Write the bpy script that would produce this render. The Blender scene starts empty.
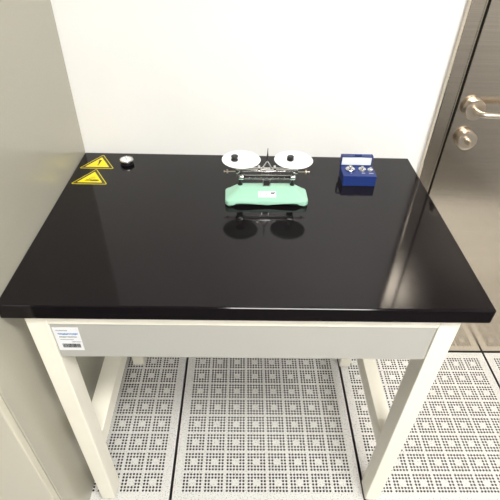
import bpy, bmesh, math, random
from mathutils import Vector, Matrix
random.seed(7)
R = math.radians
PI = math.pi
scene = bpy.context.scene
COL = scene.collection

# ------------------------------------------------------------------ materials
def new_mat(name):
    m = bpy.data.materials.new(name); m.use_nodes = True
    return m, m.node_tree.nodes, m.node_tree.links, m.node_tree.nodes['Principled BSDF']

def plain(name, col, rough=0.5, metal=0.0, spec=0.5, ior=1.45, noise=0.0, nscale=200, bump=0.0, bscale=300, emit=0):
    m, N, L, B = new_mat(name)
    B.inputs['Base Color'].default_value = (*col, 1)
    B.inputs['Roughness'].default_value = rough
    B.inputs['Metallic'].default_value = metal
    B.inputs['Specular IOR Level'].default_value = spec
    B.inputs['IOR'].default_value = ior
    tc = N.new('ShaderNodeTexCoord')
    if noise:
        n = N.new('ShaderNodeTexNoise'); n.inputs['Scale'].default_value = nscale; n.inputs['Detail'].default_value = 3
        L.new(tc.outputs['Object'], n.inputs['Vector'])
        r = N.new('ShaderNodeValToRGB')
        r.color_ramp.elements[0].position = 0.3; r.color_ramp.elements[1].position = 0.7
        r.color_ramp.elements[0].color = (*[max(0, c * (1 - noise)) for c in col], 1)
        r.color_ramp.elements[1].color = (*[min(1, c * (1 + noise)) for c in col], 1)
        L.new(n.outputs['Fac'], r.inputs['Fac']); L.new(r.outputs['Color'], B.inputs['Base Color'])
    if bump:
        n2 = N.new('ShaderNodeTexNoise'); n2.inputs['Scale'].default_value = bscale
        L.new(tc.outputs['Object'], n2.inputs['Vector'])
        b = N.new('ShaderNodeBump'); b.inputs['Strength'].default_value = bump; b.inputs['Distance'].default_value = 0.001
        L.new(n2.outputs['Fac'], b.inputs['Height']); L.new(b.outputs['Normal'], B.inputs['Normal'])
    if emit:
        B.inputs['Emission Color'].default_value = (*col, 1); B.inputs['Emission Strength'].default_value = emit
    return m

M = {}
M['wall'] = plain('wall_paint', (0.88, 0.87, 0.84), 0.35, noise=0.01, nscale=8, bump=0.05)
M['ceiling'] = plain('ceiling_paint', (0.6, 0.6, 0.6), 0.8)
M['wall_grey'] = plain('grey_wall_paint', (0.36, 0.36, 0.36), 0.6, noise=0.02, nscale=8)
M['slab'] = plain('black_epoxy', (0.0058, 0.0042, 0.0052), 0.08, ior=1.31, noise=0.35, nscale=700)
M['frame'] = plain('cream_enamel', (0.92, 0.88, 0.755), 0.3, noise=0.01, nscale=30)
M['apron'] = plain('grey_enamel', (0.46, 0.45, 0.41), 0.4, noise=0.04, nscale=900, bump=0.1, bscale=900)
M['cabinet'] = plain('cabinet_enamel', (0.43, 0.41, 0.335), 0.22, noise=0.05, nscale=900, bump=0.06, bscale=700)
M['cabinet_door'] = plain('cabinet_door_enamel', (0.66, 0.62, 0.50), 0.3)
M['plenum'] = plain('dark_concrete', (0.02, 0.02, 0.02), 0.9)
M['vinyl'] = plain('grey_vinyl', (0.07, 0.065, 0.06), 0.5, noise=0.06, nscale=40)
M['black'] = plain('black_plastic', (0.012, 0.012, 0.014), 0.4)
M['gap'] = plain('black_gasket', (0.008, 0.008, 0.008), 0.8)
M['mint'] = plain('mint_enamel', (0.34, 0.60, 0.45), 0.25, noise=0.02, nscale=300)
M['chrome'] = plain('chrome', (0.76, 0.74, 0.72), 0.2, metal=1)
M['brass'] = plain('pale_brass', (0.62, 0.52, 0.42), 0.3, metal=1)
M['steel_dark'] = plain('dark_steel', (0.05, 0.045, 0.045), 0.35, metal=0.6)
M['pan'] = plain('white_plastic', (0.88, 0.88, 0.87), 0.3)
M['paper'] = plain('white_paper', (0.85, 0.85, 0.86), 0.5)
M['ink'] = plain('black_ink', (0.02, 0.02, 0.025), 0.6)
M['ink_grey'] = plain('grey_ink', (0.25, 0.25, 0.27), 0.6)
M['ink_blue'] = plain('blue_ink', (0.08, 0.25, 0.55), 0.6)
M['yellow'] = plain('yellow_vinyl', (0.93, 0.75, 0.0), 0.35)
M['ink_border'] = plain('sticker_black', (0.03, 0.02, 0.01), 0.4)
M['blue'] = plain('blue_plastic', (0.014, 0.035, 0.17), 0.4, noise=0.15, nscale=500)
M['foam'] = plain('white_foam', (0.75, 0.78, 0.76), 0.9)
M['satin'] = plain('satin_nickel', (0.66, 0.58, 0.48), 0.34, metal=1)
M['lamp'] = plain('lamp_diffuser', (1.0, 0.985, 0.95), 0.5, emit=9.0)
M['lampframe'] = plain('lamp_frame', (0.8, 0.8, 0.8), 0.4)

def brushed(name, col, rough):
    m, N, L, B = new_mat(name)
    tc = N.new('ShaderNodeTexCoord'); mp = N.new('ShaderNodeMapping'); mp.inputs['Scale'].default_value = (3, 3, 700)
    n = N.new('ShaderNodeTexNoise'); n.inputs['Scale'].default_value = 1.0; n.inputs['Detail'].default_value = 4
    L.new(tc.outputs['Object'], mp.inputs['Vector']); L.new(mp.outputs['Vector'], n.inputs['Vector'])
    r = N.new('ShaderNodeValToRGB')
    r.color_ramp.elements[0].position = 0.3; r.color_ramp.elements[1].position = 0.7
    r.color_ramp.elements[0].color = (*[c * 0.9 for c in col], 1); r.color_ramp.elements[1].color = (*[min(1, c * 1.08) for c in col], 1)
    L.new(n.outputs['Fac'], r.inputs['Fac']); L.new(r.outputs['Color'], B.inputs['Base Color'])
    b = N.new('ShaderNodeBump'); b.inputs['Strength'].default_value = 0.06; b.inputs['Distance'].default_value = 0.0006
    L.new(n.outputs['Fac'], b.inputs['Height']); L.new(b.outputs['Normal'], B.inputs['Normal'])
    B.inputs['Metallic'].default_value = 1; B.inputs['Roughness'].default_value = rough
    return m
M['steel'] = brushed('brushed_stainless', (0.66, 0.585, 0.49), 0.17)

# speckled floor laminate
m, N, L, B = new_mat('speckled_laminate')
tc = N.new('ShaderNodeTexCoord'); n = N.new('ShaderNodeTexNoise'); n.inputs['Scale'].default_value = 260; n.inputs['Detail'].default_value = 2
L.new(tc.outputs['Object'], n.inputs['Vector'])
r = N.new('ShaderNodeValToRGB')
r.color_ramp.elements[0].position = 0.33; r.color_ramp.elements[0].color = (0.36, 0.35, 0.33, 1)
r.color_ramp.elements[1].position = 0.45; r.color_ramp.elements[1].color = (0.70, 0.69, 0.66, 1)
L.new(n.outputs['Fac'], r.inputs['Fac']); L.new(r.outputs['Color'], B.inputs['Base Color'])
B.inputs['Roughness'].default_value = 0.3
M['laminate'] = m

# ------------------------------------------------------------------ mesh helpers
def link(name, bm, mat, parent=None, smooth=False, mats=None, loc=None):
    me = bpy.data.meshes.new(name)
    bm.normal_update(); bm.to_mesh(me); bm.free()
    for mm in (mats or [mat]): me.materials.append(mm)
    if smooth:
        me.polygons.foreach_set('use_smooth', [True] * len(me.polygons))
        try: me.set_sharp_from_angle(angle=R(35))
        except Exception: pass
    o = bpy.data.objects.new(name, me); COL.objects.link(o)
    if parent: o.parent = parent
    if loc: o.location = loc
    return o

def tag(o, label=None, cat=None, group=None, kind=None):
    if label: o['label'] = label
    if cat: o['category'] = cat
    if group: o['group'] = group
    if kind: o['kind'] = kind
    return o

def empty(name, loc, label, cat, group=None, rz=0):
    o = bpy.data.objects.new(name, None); COL.objects.link(o)
    o.location = loc; o.rotation_euler = (0, 0, rz); o.empty_display_size = 0.05
    return tag(o, label, cat, group)

def box(bm, x0, x1, y0, y1, z0, z1, bev=0, seg=2, mi=0):
    t = bmesh.new()
    bmesh.ops.create_cube(t, size=1)
    bmesh.ops.scale(t, vec=(x1 - x0, y1 - y0, z1 - z0), verts=t.verts)
    bmesh.ops.translate(t, vec=((x0 + x1) / 2, (y0 + y1) / 2, (z0 + z1) / 2), verts=t.verts)
    if bev: bmesh.ops.bevel(t, geom=t.edges[:], offset=bev, segments=seg, affect='EDGES', profile=0.5)
    merge(bm, t, mi)

def merge(bm, t, mi=0, mat=None):
    if mat: bmesh.ops.transform(t, matrix=mat, verts=t.verts)
    vm = {}
    for v in t.verts: vm[v] = bm.verts.new(v.co)
    for f in t.faces:
        try:
            nf = bm.faces.new([vm[v] for v in f.verts]); nf.material_index = mi
        except ValueError: pass
    t.free()

def lathe(bm, prof, cx=0, cy=0, cz=0, n=40, axis='z', mi=0):
    """prof: list of (radius, height); closed at ends when radius 0"""
    t = bmesh.new(); rings = []
    for (r_, h) in prof:
        if r_ < 1e-6: rings.append([t.verts.new((0, 0, h))])
        else: rings.append([t.verts.new((r_ * math.cos(2 * PI * k / n), r_ * math.sin(2 * PI * k / n), h)) for k in range(n)])
    for a, b in zip(rings, rings[1:]):
        for k in range(n):
            k2 = (k + 1) % n
            if len(a) == 1 and len(b) == 1: continue
            if len(a) == 1: t.faces.new((a[0], b[k2], b[k]))
            elif len(b) == 1: t.faces.new((a[k], a[k2], b[0]))
            else: t.faces.new((a[k], a[k2], b[k2], b[k]))
    bmesh.ops.recalc_face_normals(t, faces=t.faces)
    mt = Matrix.Translation((cx, cy, cz))
    if axis == 'y': mt = mt @ Matrix.Rotation(R(90), 4, 'X')      # +h -> -y
    if axis == 'x': mt = mt @ Matrix.Rotation(R(90), 4, 'Y')      # +h -> +x
    merge(bm, t, mi, mt)

def tube(bm, pts, rad, n=12, mi=0):
    pts = [Vector(p) for p in pts]
    rads = rad if isinstance(rad, (list, tuple)) else [rad] * len(pts)
    t = bmesh.new(); rings = []
    up = Vector((0, 0, 1))
    d0 = (pts[1] - pts[0]).normalized()
    if abs(d0.dot(up)) > 0.9: up = Vector((0, 1, 0))
    for i, p in enumerate(pts):
        if i == 0: d = pts[1] - pts[0]
        elif i == len(pts) - 1: d = pts[-1] - pts[-2]
        else: d = (pts[i + 1] - pts[i]).normalized() + (pts[i] - pts[i - 1]).normalized()
        d.normalize(); a = d.cross(up).normalized(); b = d.cross(a).normalized()
        rings.append([t.verts.new(p + (a * math.cos(2 * PI * k / n) + b * math.sin(2 * PI * k / n)) * rads[i]) for k in range(n)])
    for A, Bq in zip(rings, rings[1:]):
        for k in range(n): t.faces.new((A[k], A[(k + 1) % n], Bq[(k + 1) % n], Bq[k]))
    t.faces.new(rings[0][::-1]); t.faces.new(rings[-1])
    bmesh.ops.recalc_face_normals(t, faces=t.faces)
    merge(bm, t, mi)

def poly_prism(bm, pts, z0, z1, mi=0, mat=None):
    """flat outline in xy given a thickness"""
    t = bmesh.new()
    a = [t.verts.new((x, y, z0)) for x, y in pts]; b = [t.verts.new((x, y, z1)) for x, y in pts]
    t.faces.new(a[::-1]); t.faces.new(b)
    for k in range(len(pts)): t.faces.new((a[k], a[(k + 1) % len(pts)], b[(k + 1) % len(pts)], b[k]))
    bmesh.ops.recalc_face_normals(t, faces=t.faces)
    merge(bm, t, mi, mat)

# ------------------------------------------------------------------ measured layout (metres)
TOP = 0.844
XL, XR = -0.4485, 0.4783
YF, YB = 0.5932, 1.2111
YW = 1.2207           # wall face
YD = 1.1972           # steel door face
SX = -0.208           # a floor panel seam
PIT = 0.6
CEIL = 2.7
RX0, RX1, RY0 = -1.6, 1.592, -2.6

# ------------------------------------------------------------------ room shell
def struct(name, bm, mat, parent=None, mats=None):
    o = link(name, bm, mat, parent, mats=mats)
    if not parent: o['kind'] = 'structure'
    return o
bm = bmesh.new(); box(bm, RX0 - .1, RX1 + .1, YW, YW + .12, -.25, CEIL); struct('wall_back', bm, M['wall'])
bm = bmesh.new(); box(bm, RX0 - .1, RX0, RY0, YW, -.25, CEIL); struct('wall_left', bm, M['wall_grey'])
bm = bmesh.new(); box(bm, RX1, RX1 + .1, RY0, YW, -.25, CEIL); struct('wall_right', bm, M['wall_grey'])
bm = bmesh.new(); box(bm, RX0 - .1, RX1 + .1, RY0 - .1, RY0, -.25, CEIL); struct('wall_front', bm, M['wall_grey'])
bm = bmesh.new(); box(bm, RX0 - .1, RX1 + .1, RY0 - .1, YW + .12, CEIL, CEIL + .1); struct('ceiling', bm, M['ceiling'])
# floor: dark plenum floor under the lift-out panels, solid grey flooring elsewhere
y2 = YD - 2 * PIT
x0p = SX - PIT
bm = bmesh.new()
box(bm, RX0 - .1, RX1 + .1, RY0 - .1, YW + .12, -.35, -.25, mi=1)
box(bm, RX0, RX1, RY0, y2 - .0015, -.25, 0, mi=0)
box(bm, RX0, x0p - .0015, y2 - .0015, YW, -.25, 0, mi=0)
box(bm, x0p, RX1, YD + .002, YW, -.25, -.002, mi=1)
struct('floor', bm, None, mats=[M['vinyl'], M['plenum']])

# ------------------------------------------------------------------ perforated floor panels
def panel_mesh():
    bm = bmesh.new()
    S = PIT - 0.0084; cell = 0.068; marg = (S - 8 * cell) / 2
    hp = 0.0103; hr = 0.0037
    th = 0.004
    # grid lines
    lines = [0.0]
    for c in range(8):
        o = marg + c * cell + (cell - 6 * hp) / 2
        for k in range(7): lines.append(o + k * hp)
    lines.append(S)
    n = len(lines)
    def is_hole(i):
        j = i - 1
        if j < 0: return None
        c, k = divmod(j, 7)
        if c >= 8 or k == 6: return None
        return k
    V = {}
    def gv(i, j):
        if (i, j) not in V: V[(i, j)] = bm.verts.new((lines[i], lines[j], 0))
        return V[(i, j)]
    for i in range(n - 1):
        for j in range(n - 1):
            a, b = is_hole(i), is_hole(j)
            q = [gv(i, j), gv(i + 1, j), gv(i + 1, j + 1), gv(i, j + 1)]
            if a is None or b is None or (a in (2, 3) and b in (2, 3)):
                bm.faces.new(q); continue
            cx, cy = (lines[i] + lines[i + 1]) / 2, (lines[j] + lines[j + 1]) / 2
            ring = []; low = []
            for k in range(8):
                t = 2 * PI * (k + 0.5) / 8 + PI
                rr = hr
                ring.append(bm.verts.new((cx + rr * math.cos(t), cy + rr * math.sin(t), 0)))
                low.append(bm.verts.new((cx + rr * math.cos(t), cy + rr * math.sin(t), -th)))
            # ring k=0,1 lower-left ... order: k=0 (202deg), k=1 (247), 2 (292), 3 (337), 4 (22), 5 (67), 6 (112), 7 (157)
            bm.faces.new((q[0], q[1], ring[2], ring[1]))
            bm.faces.new((q[1], q[2], ring[4], ring[3]))
            bm.faces.new((q[2], q[3], ring[6], ring[5]))
            bm.faces.new((q[3], q[0], ring[0], ring[7]))
            bm.faces.new((q[0], ring[1], ring[0])); bm.faces.new((q[1], ring[3], ring[2]))
            bm.faces.new((q[2], ring[5], ring[4])); bm.faces.new((q[3], ring[7], ring[6]))
            for k in range(8):
                k2 = (k + 1) % 8
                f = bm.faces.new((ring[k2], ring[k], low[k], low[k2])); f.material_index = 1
    # skirt
    e = [be for be in bm.edges if len(be.link_faces) == 1 and be.verts[0].co.z > -1e-5 and be.verts[1].co.z > -1e-5]
    r_ = bmesh.ops.extrude_edge_only(bm, edges=e)
    for g in r_['geom']:
        if isinstance(g, bmesh.types.BMVert): g.co.z = -0.03
        if isinstance(g, bmesh.types.BMFace): g.material_index = 1
    me = bpy.data.meshes.new('floor_panel')
    bm.normal_update(); bm.to_mesh(me); bm.free()
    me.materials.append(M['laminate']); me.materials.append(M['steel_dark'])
    return me
pm = panel_mesh()
plab = {
    (0, 0): 'perforated floor panel under left table legs and beside the grey cabinet',
    (1, 0): 'perforated floor panel lying centrally beneath the apron between two black seams',
    (2, 0): 'perforated floor panel under right table legs, in front of the steel door',
    (3, 0): 'perforated floor panel past the rightmost black seam, below the steel door',
    (0, 1): 'perforated floor panel in front of the grey cabinet, nearer than the table',
    (1, 1): 'perforated floor panel in front of the middle of the table',
    (2, 1): 'perforated floor panel in front of the right table leg',
    (3, 1): 'perforated floor panel at the right wall, nearer than the table'}
for (c, rr), lb in plab.items():
    o = bpy.data.objects.new('floor_panel', pm); COL.objects.link(o)
    o.location = (SX - PIT + c * PIT + .0042, YD - (rr + 1) * PIT + .0042, 0)
    tag(o, lb, kind='structure')

# ------------------------------------------------------------------ steel door
FX0, FX1 = 0.5212, 0.5595
DX0, DX1 = 0.5668, 1.45
bm = bmesh.new(); box(bm, DX0, DX1, YD, YW - .0005, .006, 2.08, .0012, 2)
door = struct('door_1', bm, M['steel']); door['label'] = 'brushed stainless steel door to the right of the table'
bm = bmesh.new()
for a, b, z0, z1 in ((FX0, FX1, 0.002, 2.125), (DX1 + .0055, DX1 + .044, 0.002, 2.125), (FX1, DX1 + .0055, 2.0855, 2.125)):
    box(bm, a, b, YD, YW - .0003, z0, z1, .003, 3)
# raised lip running down the frame beside the gap
box(bm, FX1 - .0035, FX1, YD - .0018, YD + .004, 0.004, 2.09, .0008, 2)
link('door_frame', bm, M['steel'], door)
bm = bmesh.new(); box(bm, FX1, DX0, YD + .012, YW - .0006, 0.002, 2.085); box(bm, DX1, DX1 + .0055, YD + .012, YW - .0006, 0.002, 2.085)
link('gasket', bm, M['gap'], door)
# lever handle
hx, hz = 0.6080, 0.9985
bm = bmesh.new()
lathe(bm, [(0, 0), (.0265, 0), (.0265, .005), (.025, .0065), (.024, .013), (.0262, .015), (.0262, .020), (.0250, .022), (.011, .022), (.0105, .021), (0, .021)], hx, YD, hz, 48, 'y')
h = link('door_handle', bm, M['satin'], door, True)
bm = bmesh.new()
P = [(hx, YD - .021, hz), (hx, YD - .036, hz), (hx + .003, YD - .045, hz), (hx + .009, YD - .051, hz), (hx + .018, YD - .054, hz), (hx + .05, YD - .055, hz), (hx + .115, YD - .055, hz), (hx + .124, YD - .053, hz), (hx + .130, YD - .048, hz), (hx + .132, YD - .039, hz), (hx + .132, YD - .026, hz)]
tube(bm, P, .0070, 16)
link('lever', bm, M['satin'], h, True)
lx, lz = 0.6150, 0.9135
bm = bmesh.new()
lathe(bm, [(0, 0), (.0255, 0), (.0255, .004), (.0245, .006), (.0245, .013), (.0262, .015), (.0262, .020), (.0248, .022), (.021, .0225), (.0205, .021), (0, .021)], lx, YD, lz, 48, 'y')
lk = link('door_lock', bm, M['satin'], door, True)
bm = bmesh.new()
t = bmesh.new(); lathe(t, [(0, 0), (.0085, 0), (.0085, .006), (.0075, .007), (0, .007)], 0, 0, 0, 24, 'y'); merge(bm, t, 0, Matrix.Translation((lx, YD - .021, lz)))
t = bmesh.new(); box(t, -.0028, .0028, -.013, 0, -.009, .009, .0018, 2); merge(bm, t, 0, Matrix.Translation((lx, YD - .028, lz)) @ Matrix.Rotation(R(-18), 4, 'Y'))
link('thumb_turn', bm, M['satin'], lk, True)

# ------------------------------------------------------------------ grey cabinet on the left
CX0, CY0 = -0.93, 0.507
cab = empty('storage_cabinet', (CX0, CY0, 0), 'tall grey beige metal cabinet standing against left edge of the table', 'cabinet')
def L_(x, y=0, z=0): return (x - cab.location.x, y - cab.location.y, z)
bm = bmesh.new()
box(bm, 0, XL - .0008 - CX0, 0, YW - .002 - CY0, 0.06, 1.9, .003, 3)
box(bm, .01, XL - .003 - CX0, .03, YW - .012 - CY0, 0.0, 0.06)
link('body', bm, M['cabinet'], cab)
w = XL - .0008 - CX0
for k in range(2):
    bm = bmesh.new(); x0 = .002 + k * (w / 2); box(bm, x0, x0 + w / 2 - .004, -.02, -.0005, .065, 1.895, .003, 3)
    d = link('door', bm, M['cabinet_door'], cab)
    bm = bmesh.new(); hxx = w / 2 + (-.035 if k == 0 else .035)
    tube(bm, [(hxx, -.02, .95), (hxx, -.045, .955), (hxx, -.05, .97), (hxx, -.05, 1.07), (hxx, -.045, 1.085), (hxx, -.02, 1.09)], .005, 12)
    link('handle', bm, M['satin'], d, True)

# ------------------------------------------------------------------ laboratory table
tb = empty('laboratory_table', (0, 0.9, 0), 'black topped cream steel laboratory table against the white wall', 'table')
OY = 0.9
bm = bmesh.new()
box(bm, XL, XR, YF - OY, YB - OY, TOP - .035, TOP, .0035, 3)
link('tabletop', bm, M['slab'], tb)
LX0, LX1 = -0.4118, 0.4295
LW, LD = 0.0415, 0.055
FY = 0.6035; BY = 1.1625
ZB = TOP - .035; ZR = ZB - .0245; ZP = 0.685
for x in (LX0, LX1 - LW):
    for y in (FY, BY - LD):
        bm = bmesh.new(); box(bm, x, x + LW, y - OY, y + LD - OY, 0.012, ZB, .002, 2)
        lg = link('leg', bm, M['frame'], tb)
        bm = bmesh.new(); lathe(bm, [(0, 0), (.017, 0), (.018, .002), (.018, .009), (.006, .010), (.006, .013)], x + LW / 2, y + LD / 2 - OY, 0, 20)
        link('foot', bm, M['black'], lg, True)
for x in (LX0, LX1 - LW):
    bm = bmesh.new(); box(bm, x + (.001 if x > 0 else -.012), x + LW - .0005, FY + LD - OY, BY - LD - OY, .240, .300, .002, 2)
    link('side_rail', bm, M['frame'], tb)
bm = bmesh.new()
box(bm, LX0 + LW, LX1 - LW, FY - OY, FY + .03 - OY, ZR, ZB, .0015, 2)
box(bm, LX0 + LW, LX1 - LW, BY - .03 - OY, BY - OY, ZR, ZB, .0015, 2)
for x in (LX0, LX1 - LW): box(bm, x, x + LW, FY + LD - OY, BY - LD - OY, ZR, ZB, .0015, 2)
link('top_frame', bm, M['frame'], tb)
bm = bmesh.new(); box(bm, LX0 + LW + .001, LX1 - LW - .001, FY + .002 - OY, FY + .022 - OY, ZP, ZR, .0015, 2)
ap = link('apron', bm, M['apron'], tb)
bm = bmesh.new(); box(bm, LX0 + LW + .001, LX1 - LW - .001, BY - .022 - OY, BY - .002 - OY, ZP, ZR, .0015, 2)
link('apron', bm, M['apron'], tb)
# asset label on the apron
bm = bmesh.new()
ly = FY + .002 - OY
X0, X1, Z0, Z1 = -.3672, -.3168, .7065, .7735
box(bm, X0, X1, ly - .0006, ly, Z0, Z1, mi=0)
def mark(x, z, w_, h_, mi):
    box(bm, X0 + x, X0 + x + w_, ly - .0009, ly - .0005, Z1 - z - h_, Z1 - z, mi=mi)
rnd = random.Random(3)
def textline(x, z, w_, h_, mi, gap=.35):
    cx = x
    while cx < x + w_:
        cw = rnd.uniform(.0008, .0022)
        mark(cx, z + rnd.uniform(0, h_ * .25), min(cw, x + w_ - cx), h_ * rnd.uniform(.6, 1), mi); cx += cw + .0005
textline(.006, .0070, .022, .0022, 2)
textline(.008, .0155, .039, .0048, 3)
textline(.009, .0255, .034, .0024, 1)
textline(.009, .0335, .026, .0018, 2)
textline(.031, .0400, .018, .0020, 2)
cx = .010
while cx < .045:
    cw = rnd.uniform(.0006, .0016); mark(cx, .047, cw, .0115, 1); cx += cw + rnd.uniform(.0003, .0008)
link('paper_label', bm, None, tb, mats=[M['paper'], M['ink'], M['ink_grey'], M['ink_blue']])

# warning triangles stuck on the table top
def warning(cx, cy, side, pict):
    bm = bmesh.new()
    hh = side * math.sqrt(3) / 2
    def tri(s, rr, z0, z1, mi):
        # rounded triangle scaled about its centroid
        hh_ = s * math.sqrt(3) / 2
        V = [(-s / 2, -hh_ / 3), (s / 2, -hh_ / 3), (0, 2 * hh_ / 3)]
        pts = []
        for k, (vx, vy) in enumerate(V):
            d = math.hypot(vx, vy); px, py = vx * (1 - 2 * rr / d), vy * (1 - 2 * rr / d)
            a0 = math.atan2(vy, vx)
            for q in range(-3, 4):
                a = a0 + q / 3 * R(60); pts.append((px + rr * math.cos(a), py + rr * math.sin(a)))
        poly_prism(bm, pts, z0, z1, mi)
    tri(side, .0035, 0, .0003, 0); tri(side * .935, .002, .0003, .00045, 1); tri(side * .69, .0012, .00045, .0006, 0)
    z0, z1 = .0006, .00075
    if pict == 'bang':
        poly_prism(bm, [(-.0035, .019), (-.0028, .021), (.0028, .021), (.0035, .019), (.0016, -.002), (-.0016, -.002)], z0, z1, 1)
        poly_prism(bm, [(.0028 * math.cos(a * PI / 6), -.0075 + .0028 * math.sin(a * PI / 6)) for a in range(12)], z0, z1, 1)
    else:
        # hand under a rotating part: palm, fingers, roller
        poly_prism(bm, [(.0, -.0115), (.017, -.0115), (.021, -.0095), (.021, -.0065), (.017, -.004), (.006, -.004), (.0, -.0055)], z0, z1, 1)
        for (a, b, c) in ((-.013, .001, -.0065), (-.015, .0, -.0095), (-.012, .001, -.0035)):
            poly_prism(bm, [(a, c - .0009), (b, c - .0009), (b, c + .0007), (a, c + .0006)], z0, z1, 1)
        poly_prism(bm, [(-.008, .0), (.010, .004), (.010, .0056), (-.008, .0016)], z0, z1, 1)
        poly_prism(bm, [(-.004, .007), (.006, .0095), (.006, .0107), (-.004, .0082)], z0, z1, 1)
    o = link('warning_sticker', bm, None, tb, mats=[M['yellow'], M['ink_border']], loc=(cx, cy - OY, TOP))
    return o
s = .0935; hh = s * math.sqrt(3) / 2
warning(-.3925, 1.1165 + hh / 3, s, 'bang')['label'] = 'yellow warning triangle with black exclamation mark'
warning(-.3915, 1.0330 + hh / 3, s, 'hand')['label'] = 'yellow warning triangle with black hand pictogram'

# ------------------------------------------------------------------ round dial on the table top
bm = bmesh.new()
dl = empty('dial_gauge', (-.3165, 1.148, TOP), 'small round white faced dial in a silver case beside the warning stickers', 'gauge')
lathe(bm, [(0, 0), (.0165, 0), (.0172, .001), (.0172, .0075), (0, .0075)], 0, 0, 0, 40); link('case', bm, M['black'], dl, True)
bm = bmesh.new(); lathe(bm, [(.0150, .0075), (.0180, .0075), (.0186, .009), (.0186, .0125), (.0178, .0138), (.0168, .0138), (.0164, .0130), (.0150, .0130), (.0150, .0075)], 0, 0, 0, 40); link('rim', bm, M['chrome'], dl, True)
bm = bmesh.new(); lathe(bm, [(0, .0076), (.0150, .0076), (.0163, .0130), (0, .0130)], 0, 0, 0, 40)
dface = link('dial_face', bm, M['pan'], dl, True)
bm = bmesh.new()
for k in range(12):
    a = k * PI / 6; t = bmesh.new(); box(t, -.0004, .0004, .0115, .0145, .0130, .0133); merge(bm, t, 0, Matrix.Rotation(a, 4, 'Z'))
t = bmesh.new(); box(t, -.0007, .0007, -.003, .010, .0130, .0134); merge(bm, t, 0, Matrix.Rotation(R(25), 4, 'Z'))
link('dial_marks', bm, M['ink_grey'], dface)

# ------------------------------------------------------------------ mint table balance
bal = empty('pan_balance', (.0590, .985, TOP), 'mint green two pan table balance with white round pans', 'scale', rz=R(1.2))
# base casting: scalloped skirt, sloping sides, narrow top deck
def ring_pts(hw, y0, y1, rr, n_side=24, n_end=8, n_c=6):
    pts = []
    def seg(a, b, n):
        for k in range(n): pts.append((a[0] + (b[0] - a[0]) * k / n, a[1] + (b[1] - a[1]) * k / n))
    def arc(cx, cy, a0, n):
        for k in range(n):
            a = R(a0 + 90 * k / n); pts.append((cx + rr * math.cos(a), cy + rr * math.sin(a)))
    seg((-hw + rr, y0), (hw - rr, y0), n_side); arc(hw - rr, y0 + rr, -90, n_c)
    seg((hw, y0 + rr), (hw, y1 - rr), n_end); arc(hw - rr, y1 - rr, 0, n_c)
    seg((hw - rr, y1), (-hw + rr, y1), n_side); arc(-hw + rr, y1 - rr, 90, n_c)
    seg((-hw, y1 - rr), (-hw, y0 + rr), n_end); arc(-hw + rr, y0 + rr, 180, n_c)
    return pts
bm = bmesh.new()
HW, Y0, Y1 = .1005, -.047, .020
def zb(x, y):
    if y < 0:
        u = abs(x) / HW
        if u > .86: return 0
        if u > .72: return .009 * (.86 - u) / .14
        return .009 * (.5 + .5 * math.sin((u / .72) * PI * .5))
    return 0 if abs(x) > HW * .8 else .003
levels = [(HW - .0035, Y0 + .0035, Y1 - .0035, .009, None), (HW, Y0, Y1, .012, .0045), (HW, Y0, Y1, .012, .0135), (HW - .0015, Y0 + .0015, Y1 - .0015, .011, .0158),
          (HW - .005, Y0 + .005, Y1 - .004, .010, .0172), (.0700, -.015, .0155, .007, .0300), (.0675, -.0125, .0135, .006, .0314)]
rings = []
for (hw, a, b, rr, z) in levels:
    ps = ring_pts(hw, a, b, rr)
    rings.append([bm.verts.new((x, y, max(zb(x, y), 0) if z is None else max(z, zb(x, y) + .001))) for x, y in ps])
for A, Bq in zip(rings, rings[1:]):
    for k in range(len(A)): bm.faces.new((A[k], A[(k + 1) % len(A)], Bq[(k + 1) % len(A)], Bq[k]))
bm.faces.new(rings[-1])
bm.faces.new(rings[0][::-1])
base = link('base', bm, M['mint'], bal, True)
# maker's label on the sloping front
bm = bmesh.new()
box(bm, -.0215, .0215, -.0085, .0085, 0, .0006)
def mk(x, y, w_, h_, mi=1): box(bm, x, x + w_, y, y + h_, .0006, .0009, mi=mi)
for (x, y, w_, h_) in ((-.0165, .0015, .0022, .0022), (-.0135, -.0005, .003, .0012), (-.0085, .0025, .002, .002), (-.0165, -.0055, .0026, .0022), (-.002, -.002, .0022, .0026), (.0015, -.0045, .0018, .0018), (.004, .000, .0035, .0016), (.0085, .001, .0085, .0042), (.0165, .003, .0028, .0028)):
    mk(x, y, w_, h_)
lab = link('label_plate', bm, None, bal, mats=[M['paper'], M['ink']])
lab.location = (.001, -.0285, .0243); lab.rotation_euler = (math.atan2(.0128, .027), 0, 0)
# pillars with black collars
for sx in (-1, 1):
    bm = bmesh.new()
    lathe(bm, [(0, 0), (.0062, 0), (.0062, .004), (.0045, .005), (.0045, .008), (0, .008)], sx * .064, .006, .0316, 20)
    sc = link('levelling_collar', bm, M['black'], bal, True)
    bm = bmesh.new()
    tube(bm, [(sx * .064, .006, .039), (sx * .064, .006, .071)], .0032, 14)
    box(bm, sx * .064 - .008, sx * .064 + .008, 0, .012, .050, .056, .001)
    link('pillar', bm, M['steel_dark'], bal, True)
# centre housing
bm = bmesh.new(); box(bm, -.0072, .0072, -.004, .010, .0315, .048, .0012, 2)
hs = link('centre_housing', bm, M['steel_dark'], bal)
bm = bmesh.new()
for s_ in (-1, 1): box(bm, s_ * .0085 - .0012, s_ * .0085 + .0012, -.0055, .0, .0325, .050, .0004)
box(bm, -.0097, .0097, -.0055, -.003, .0315, .0345, .0004)
link('housing_bezel', bm, M['chrome'], hs)
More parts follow.
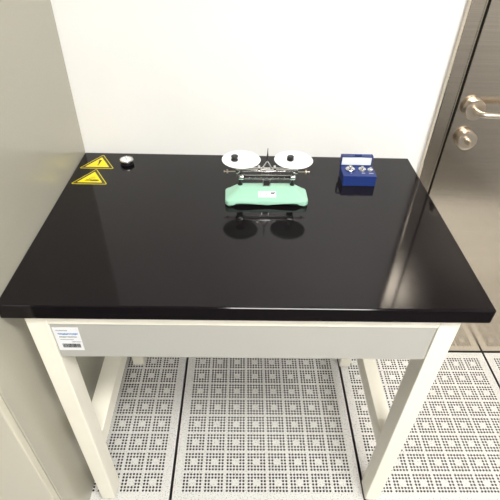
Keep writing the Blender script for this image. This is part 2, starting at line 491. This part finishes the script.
# graduated bar with rider
bm = bmesh.new()
box(bm, -.066, .066, -.0065, -.0035, .0515, .0640, .0006)
gb = link('graduated_bar', bm, M['chrome'], bal)
bm = bmesh.new()
box(bm, -.058, .058, -.0075, -.0062, .0535, .0625, 0)
gs = link('scale_strip', bm, M['steel_dark'], gb)
bm = bmesh.new()
for k in range(41):
    x = -.056 + k * .0028
    box(bm, x - .0003, x + .0003, -.0080, -.0074, .0548, .0570 + (.0022 if k % 5 == 0 else 0))
link('graduation_marks', bm, M['pan'], gs)
bm = bmesh.new()
for s_ in (-1, 1):
    bm = bmesh.new(); lathe(bm, [(0, -.007), (.0058, -.006), (.0066, -.003), (.0066, .003), (.0058, .006), (0, .007)], s_ * .062, -.006, .058, 20, 'x')
    link('bar_end', bm, M['chrome'], gb, True)
# beam
bm = bmesh.new()
box(bm, -.073, .073, .002, .0065, .0685, .0735, .0008)
box(bm, -.073, .073, .010, .0145, .0685, .0735, .0008)
for s_ in (-1, 1): box(bm, s_ * .069 - .006, s_ * .069 + .006, 0, .0165, .0635, .0755, .0018, 2)
for s_ in (-1, 1): box(bm, s_ * .019 - .003, s_ * .019 + .003, .001, .0155, .071, .0785, .001, 2)
tube(bm, [(-.019, .005, .075), (-.011, .005, .077), (-.002, .005, .0925), (.002, .005, .0925), (.011, .005, .077), (.019, .005, .075)], .0015, 10)
tube(bm, [(-.012, .005, .060), (-.009, .005, .078), (0, .005, .0945)], .0012, 8)
tube(bm, [(.012, .005, .060), (.009, .005, .078), (0, .005, .0945)], .0012, 8)
box(bm, -.007, .007, .001, .004, .0665, .0705, .0006)
beam = link('beam', bm, M['chrome'], bal, True)
# pointer
bm = bmesh.new()
tube(bm, [(0, .006, .088), (0, .006, .100), (0, .006, .106), (0, .006, .115), (0, .006, .1265)], [.0012, .0012, .0022, .0012, .0006], 10)
lathe(bm, [(0, -.002), (.0028, -.001), (.0028, .001), (0, .002)], 0, .006, .101, 14, 'y')
link('pointer', bm, M['steel_dark'], bal, True)
# adjusting screws
for s_ in (-1, 1):
    bm = bmesh.new()
    tube(bm, [(s_ * .074, .006, .0665), (s_ * .104, .006, .0665)], .0012, 10)
    lathe(bm, [(0, -.0022), (.0048, -.0018), (.0052, 0), (.0048, .0018), (0, .0022)], s_ * .095, .006, .0665, 18, 'x')
    lathe(bm, [(0, -.001), (.0024, -.001), (.0024, .001), (0, .001)], s_ * .102, .006, .0665, 12, 'x')
    link('adjusting_screw', bm, M['brass'], bal, True)
# pans on stems
for s_ in (-1, 1):
    bm = bmesh.new()
    lathe(bm, [(0, -.0028), (.030, -.0022), (.041, 0), (.0448, .0018), (.0458, .0030), (.0450, .0036), (.0436, .0028), (.040, .0012), (.030, .0004), (0, 0)], s_ * .0618, .003, .0965, 56)
    pn = link('pan', bm, M['pan'], bal, True)
    bm = bmesh.new()
    tube(bm, [(s_ * .066, .006, .0735), (s_ * .0618, .003, .085), (s_ * .0618, .003, .0945)], .0028, 12)
    lathe(bm, [(.0028, 0), (.008, .001), (.012, .0032)], s_ * .0618, .003, .0905, 20)
    link('pan_stem', bm, M['chrome'], pn, True)
# black weights resting on the pans
bw = Matrix.Rotation(R(1.2), 3, 'Z')
def on_pan(x, y, z):
    v = bw @ Vector((x, y, 0)); return (bal.location.x + v.x, bal.location.y + v.y, TOP + z)
bm = bmesh.new()
lathe(bm, [(0, 0), (.0078, 0), (.0084, .0012), (.0082, .0034), (.0062, .0052), (.0062, .0072), (.0082, .0090), (.0084, .0110), (.0076, .0122), (0, .0122)], 0, 0, 0, 28)
o = link('counterweight', bm, M['black'], None, True, loc=on_pan(-.0775, .003, .0969))
tag(o, 'small black spool shaped weight on the left white pan of the green balance', 'weight', 'black weights on the balance pans')
bm = bmesh.new()
lathe(bm, [(0, 0), (.0072, 0), (.0080, .001), (.0080, .0052), (.0068, .0060), (.0068, .0070), (.0078, .0078), (.0078, .0100), (.0066, .0110), (0, .0110)], 0, 0, 0, 28)
o = link('counterweight', bm, M['black'], None, True, loc=on_pan(.0545, .006, .0969))
tag(o, 'small black round weight on the right white pan', 'weight', 'black weights on the balance pans')

# ------------------------------------------------------------------ blue weight box
BX, BY_ = .2600, 1.0455
wb = empty('weight_box', (BX, BY_, TOP), 'open blue plastic box of silver weights at the back of the black table', 'box')
W_, D_, H_ = .0855, .058, .0285
# body with three round wells
wells = [(.0222, .0345, .0132), (.0535, .0345, .0108), (.0745, .0325, .0080)]
bm = bmesh.new()
box(bm, 0, W_, 0, D_, 0, .019, .001)
# top block: outer walls and plate with round openings
def plate_with_holes(bm, x0, x1, y0, y1, z, holes, depth, n=28):
    xs = [x0] + [(holes[k][0] + holes[k][2] + holes[k + 1][0] - holes[k + 1][2]) / 2 for k in range(len(holes) - 1)] + [x1]
    for k, (cx, cy, rr) in enumerate(holes):
        a, b = xs[k], xs[k + 1]
        out = []; inn = []; low = []
        for i in range(n):
            t = 2 * PI * i / n; dx, dy = math.cos(t), math.sin(t)
            sx = ((b - cx) if dx > 0 else (cx - a)) / max(abs(dx), 1e-6)
            sy = ((y1 - cy) if dy > 0 else (cy - y0)) / max(abs(dy), 1e-6)
            s_ = min(sx, sy); out.append((cx + dx * s_, cy + dy * s_)); inn.append((cx + dx * rr, cy + dy * rr))
        # force the corners in
        corners = [(b, y1), (a, y1), (a, y0), (b, y0)]
        O = [bm.verts.new((x, y, z)) for x, y in out]; I = [bm.verts.new((x, y, z)) for x, y in inn]; Lw = [bm.verts.new((x, y, z - depth)) for x, y in inn]
        for i in range(n):
            j = (i + 1) % n
            (xa, ya), (xb, yb) = out[i], out[j]
            if abs(xa - xb) > 1e-7 and abs(ya - yb) > 1e-7:
                c = min(corners, key=lambda q: math.hypot(q[0] - (xa + xb) / 2, q[1] - (ya + yb) / 2))
                cv = bm.verts.new((c[0], c[1], z)); bm.faces.new((I[i], O[i], cv, O[j], I[j]))
            else: bm.faces.new((I[i], O[i], O[j], I[j]))
            bm.faces.new((I[j], Lw[j], Lw[i], I[i]))
        bm.faces.new(Lw)
plate_with_holes(bm, .0, W_, .0, D_, H_, wells, .008)
for (a, b) in (((0, 0), (W_, 0)), ((W_, 0), (W_, D_)), ((W_, D_), (0, D_)), ((0, D_), (0, 0))):
    v = [bm.verts.new((*a, .018)), bm.verts.new((*b, .018)), bm.verts.new((*b, H_)), bm.verts.new((*a, H_))]; bm.faces.new(v)
bmesh.ops.remove_doubles(bm, verts=bm.verts[:], dist=1e-6)
link('body', bm, M['blue'], wb)
bm = bmesh.new(); box(bm, W_ / 2 - .0085, W_ / 2 + .0085, -.0012, 0, .0225, .0272, .0004)
link('latch_catch', bm, M['blue'], wb)
# upright lid
bm = bmesh.new()
lz0, lz1, ly0, ly1 =   .0288, .0562, D_ - .003, D_ + .012
lx0, lx1 = 0.0, .0835
box(bm, lx0, lx1, ly1 - .002, ly1, lz0, lz1, .0006)
box(bm, lx0, lx1, ly0, ly1, lz1 - .0025, lz1, .0006)
box(bm, lx0, lx1, ly0, ly1, lz0, lz0 + .002, .0006)
box(bm, lx0, lx0 + .0022, ly0, ly1, lz0, lz1, .0006)
box(bm, lx1 - .0028, lx1, ly0, ly1, lz0, lz1, .0006)
lid = link('lid', bm, M['blue'], wb)
bm = bmesh.new(); box(bm, lx0 + .0023, lx1 - .003, ly0 + .0015, ly1 - .0021, lz0 + .0022, lz1 - .0027, .001)
link('lid_foam', bm, M['foam'], lid)
bm = bmesh.new(); box(bm, .0335, .0515, ly0 - .0005, ly0 + .002, lz1 - .001, lz1 + .0062, .0006)
link('latch', bm, M['blue'], lid)
for (x, y, w_, h_) in ((.0205, .0160, .0045, .0012), (.0500, .0160, .0085, .0022), (.0690, .0150, .0110, .0022)):
    bm = bmesh.new(); n_ = max(3, int(w_ / .0016))
    box(bm, x, x + w_, y, y + h_ * .25, H_, H_ + .0003)
    for k in range(n_): box(bm, x + k * w_ / n_, x + (k + .72) * w_ / n_, y, y + h_, H_, H_ + .0003)
    link('size_mark', bm, M['paper'], wb)
wl = ['largest silver knobbed weight in the blue box, at its left end', 'middle sized silver knobbed weight, second of three in the blue box', 'smallest silver knobbed weight in the blue box, at its right end']
for (cx, cy, rr), lb in zip(wells, wl):
    r_ = rr - .0008; k = r_ / .0124
    bm = bmesh.new()
    lathe(bm, [(0, 0), (r_ * .96, 0), (r_, .0006), (r_, .0110), (r_ * .93, .0120), (r_ * .45, .0124), (r_ * .26, .0138), (r_ * .22, .0138 + .0022 * k), (r_ * .34, .0138 + .0036 * k), (r_ * .38, .0138 + .0050 * k), (r_ * .26, .0138 + .0064 * k), (0, .0138 + .0068 * k)], 0, 0, 0, 36)
    o = link('calibration_weight', bm, M['chrome'], None, True, loc=(BX + cx, BY_ + cy, TOP + H_ - .008))
    tag(o, lb, 'weight', 'silver weights in the blue box')

# ------------------------------------------------------------------ ceiling lights
def ceiling_light(x, y, lb, sx=1.15, sy=.55, mat=None):
    o = empty('ceiling_light', (x, y, CEIL), lb, 'ceiling light', 'recessed ceiling lights')
    bm = bmesh.new()
    for a, b, c, d in ((-sx / 2, sx / 2, -sy / 2, -sy / 2 + .03), (-sx / 2, sx / 2, sy / 2 - .03, sy / 2), (-sx / 2, -sx / 2 + .03, -sy / 2 + .03, sy / 2 - .03), (sx / 2 - .03, sx / 2, -sy / 2 + .03, sy / 2 - .03)):
        box(bm, a, b, c, d, -.035, 0, .002)
    link('housing', bm, M['lampframe'], o)
    bm = bmesh.new(); box(bm, -sx / 2 + .031, sx / 2 - .031, -sy / 2 + .031, sy / 2 - .031, -.028, -.002)
    link('diffuser', bm, M['lamp'], o)
ceiling_light(.75, -.35, 'bright rectangular ceiling light above the table front, nearer the steel door')
ceiling_light(.45, -1.3, 'bright rectangular ceiling light behind the camera, farther from the table')

# ------------------------------------------------------------------ world, camera
wd = bpy.data.worlds.new('room_air'); scene.world = wd; wd.use_nodes = True
wd.node_tree.nodes['Background'].inputs[0].default_value = (1, 1, 1, 1)
wd.node_tree.nodes['Background'].inputs[1].default_value = 0.05

f, pitch, yaw, roll, H = 455.6345, R(40.7326), R(1.5694), R(-1.7524), 1.4398
fw = Vector((math.sin(yaw) * math.cos(pitch), math.cos(yaw) * math.cos(pitch), -math.sin(pitch)))
r0 = Vector((math.cos(yaw), -math.sin(yaw), 0)); d0 = fw.cross(r0)
Rv = math.cos(roll) * r0 + math.sin(roll) * d0
Dv = -math.sin(roll) * r0 + math.cos(roll) * d0
cd = bpy.data.cameras.new('camera'); co = bpy.data.objects.new('camera', cd); COL.objects.link(co)
mw = Matrix((( Rv.x, -Dv.x, -fw.x, 0), (Rv.y, -Dv.y, -fw.y, 0), (Rv.z, -Dv.z, -fw.z, H), (0, 0, 0, 1)))
co.matrix_world = mw
cd.sensor_fit = 'HORIZONTAL'; cd.sensor_width = 36; cd.lens = f / 500 * 36
cd.shift_x = -0.5 / 500; cd.shift_y = 23.5 / 500
cd.clip_start = .02
scene.camera = co
vs = scene.view_settings
vs.view_transform = 'Standard'; vs.look = 'None'; vs.gamma = 1; vs.use_curve_mapping = False
vs.exposure = 2.2
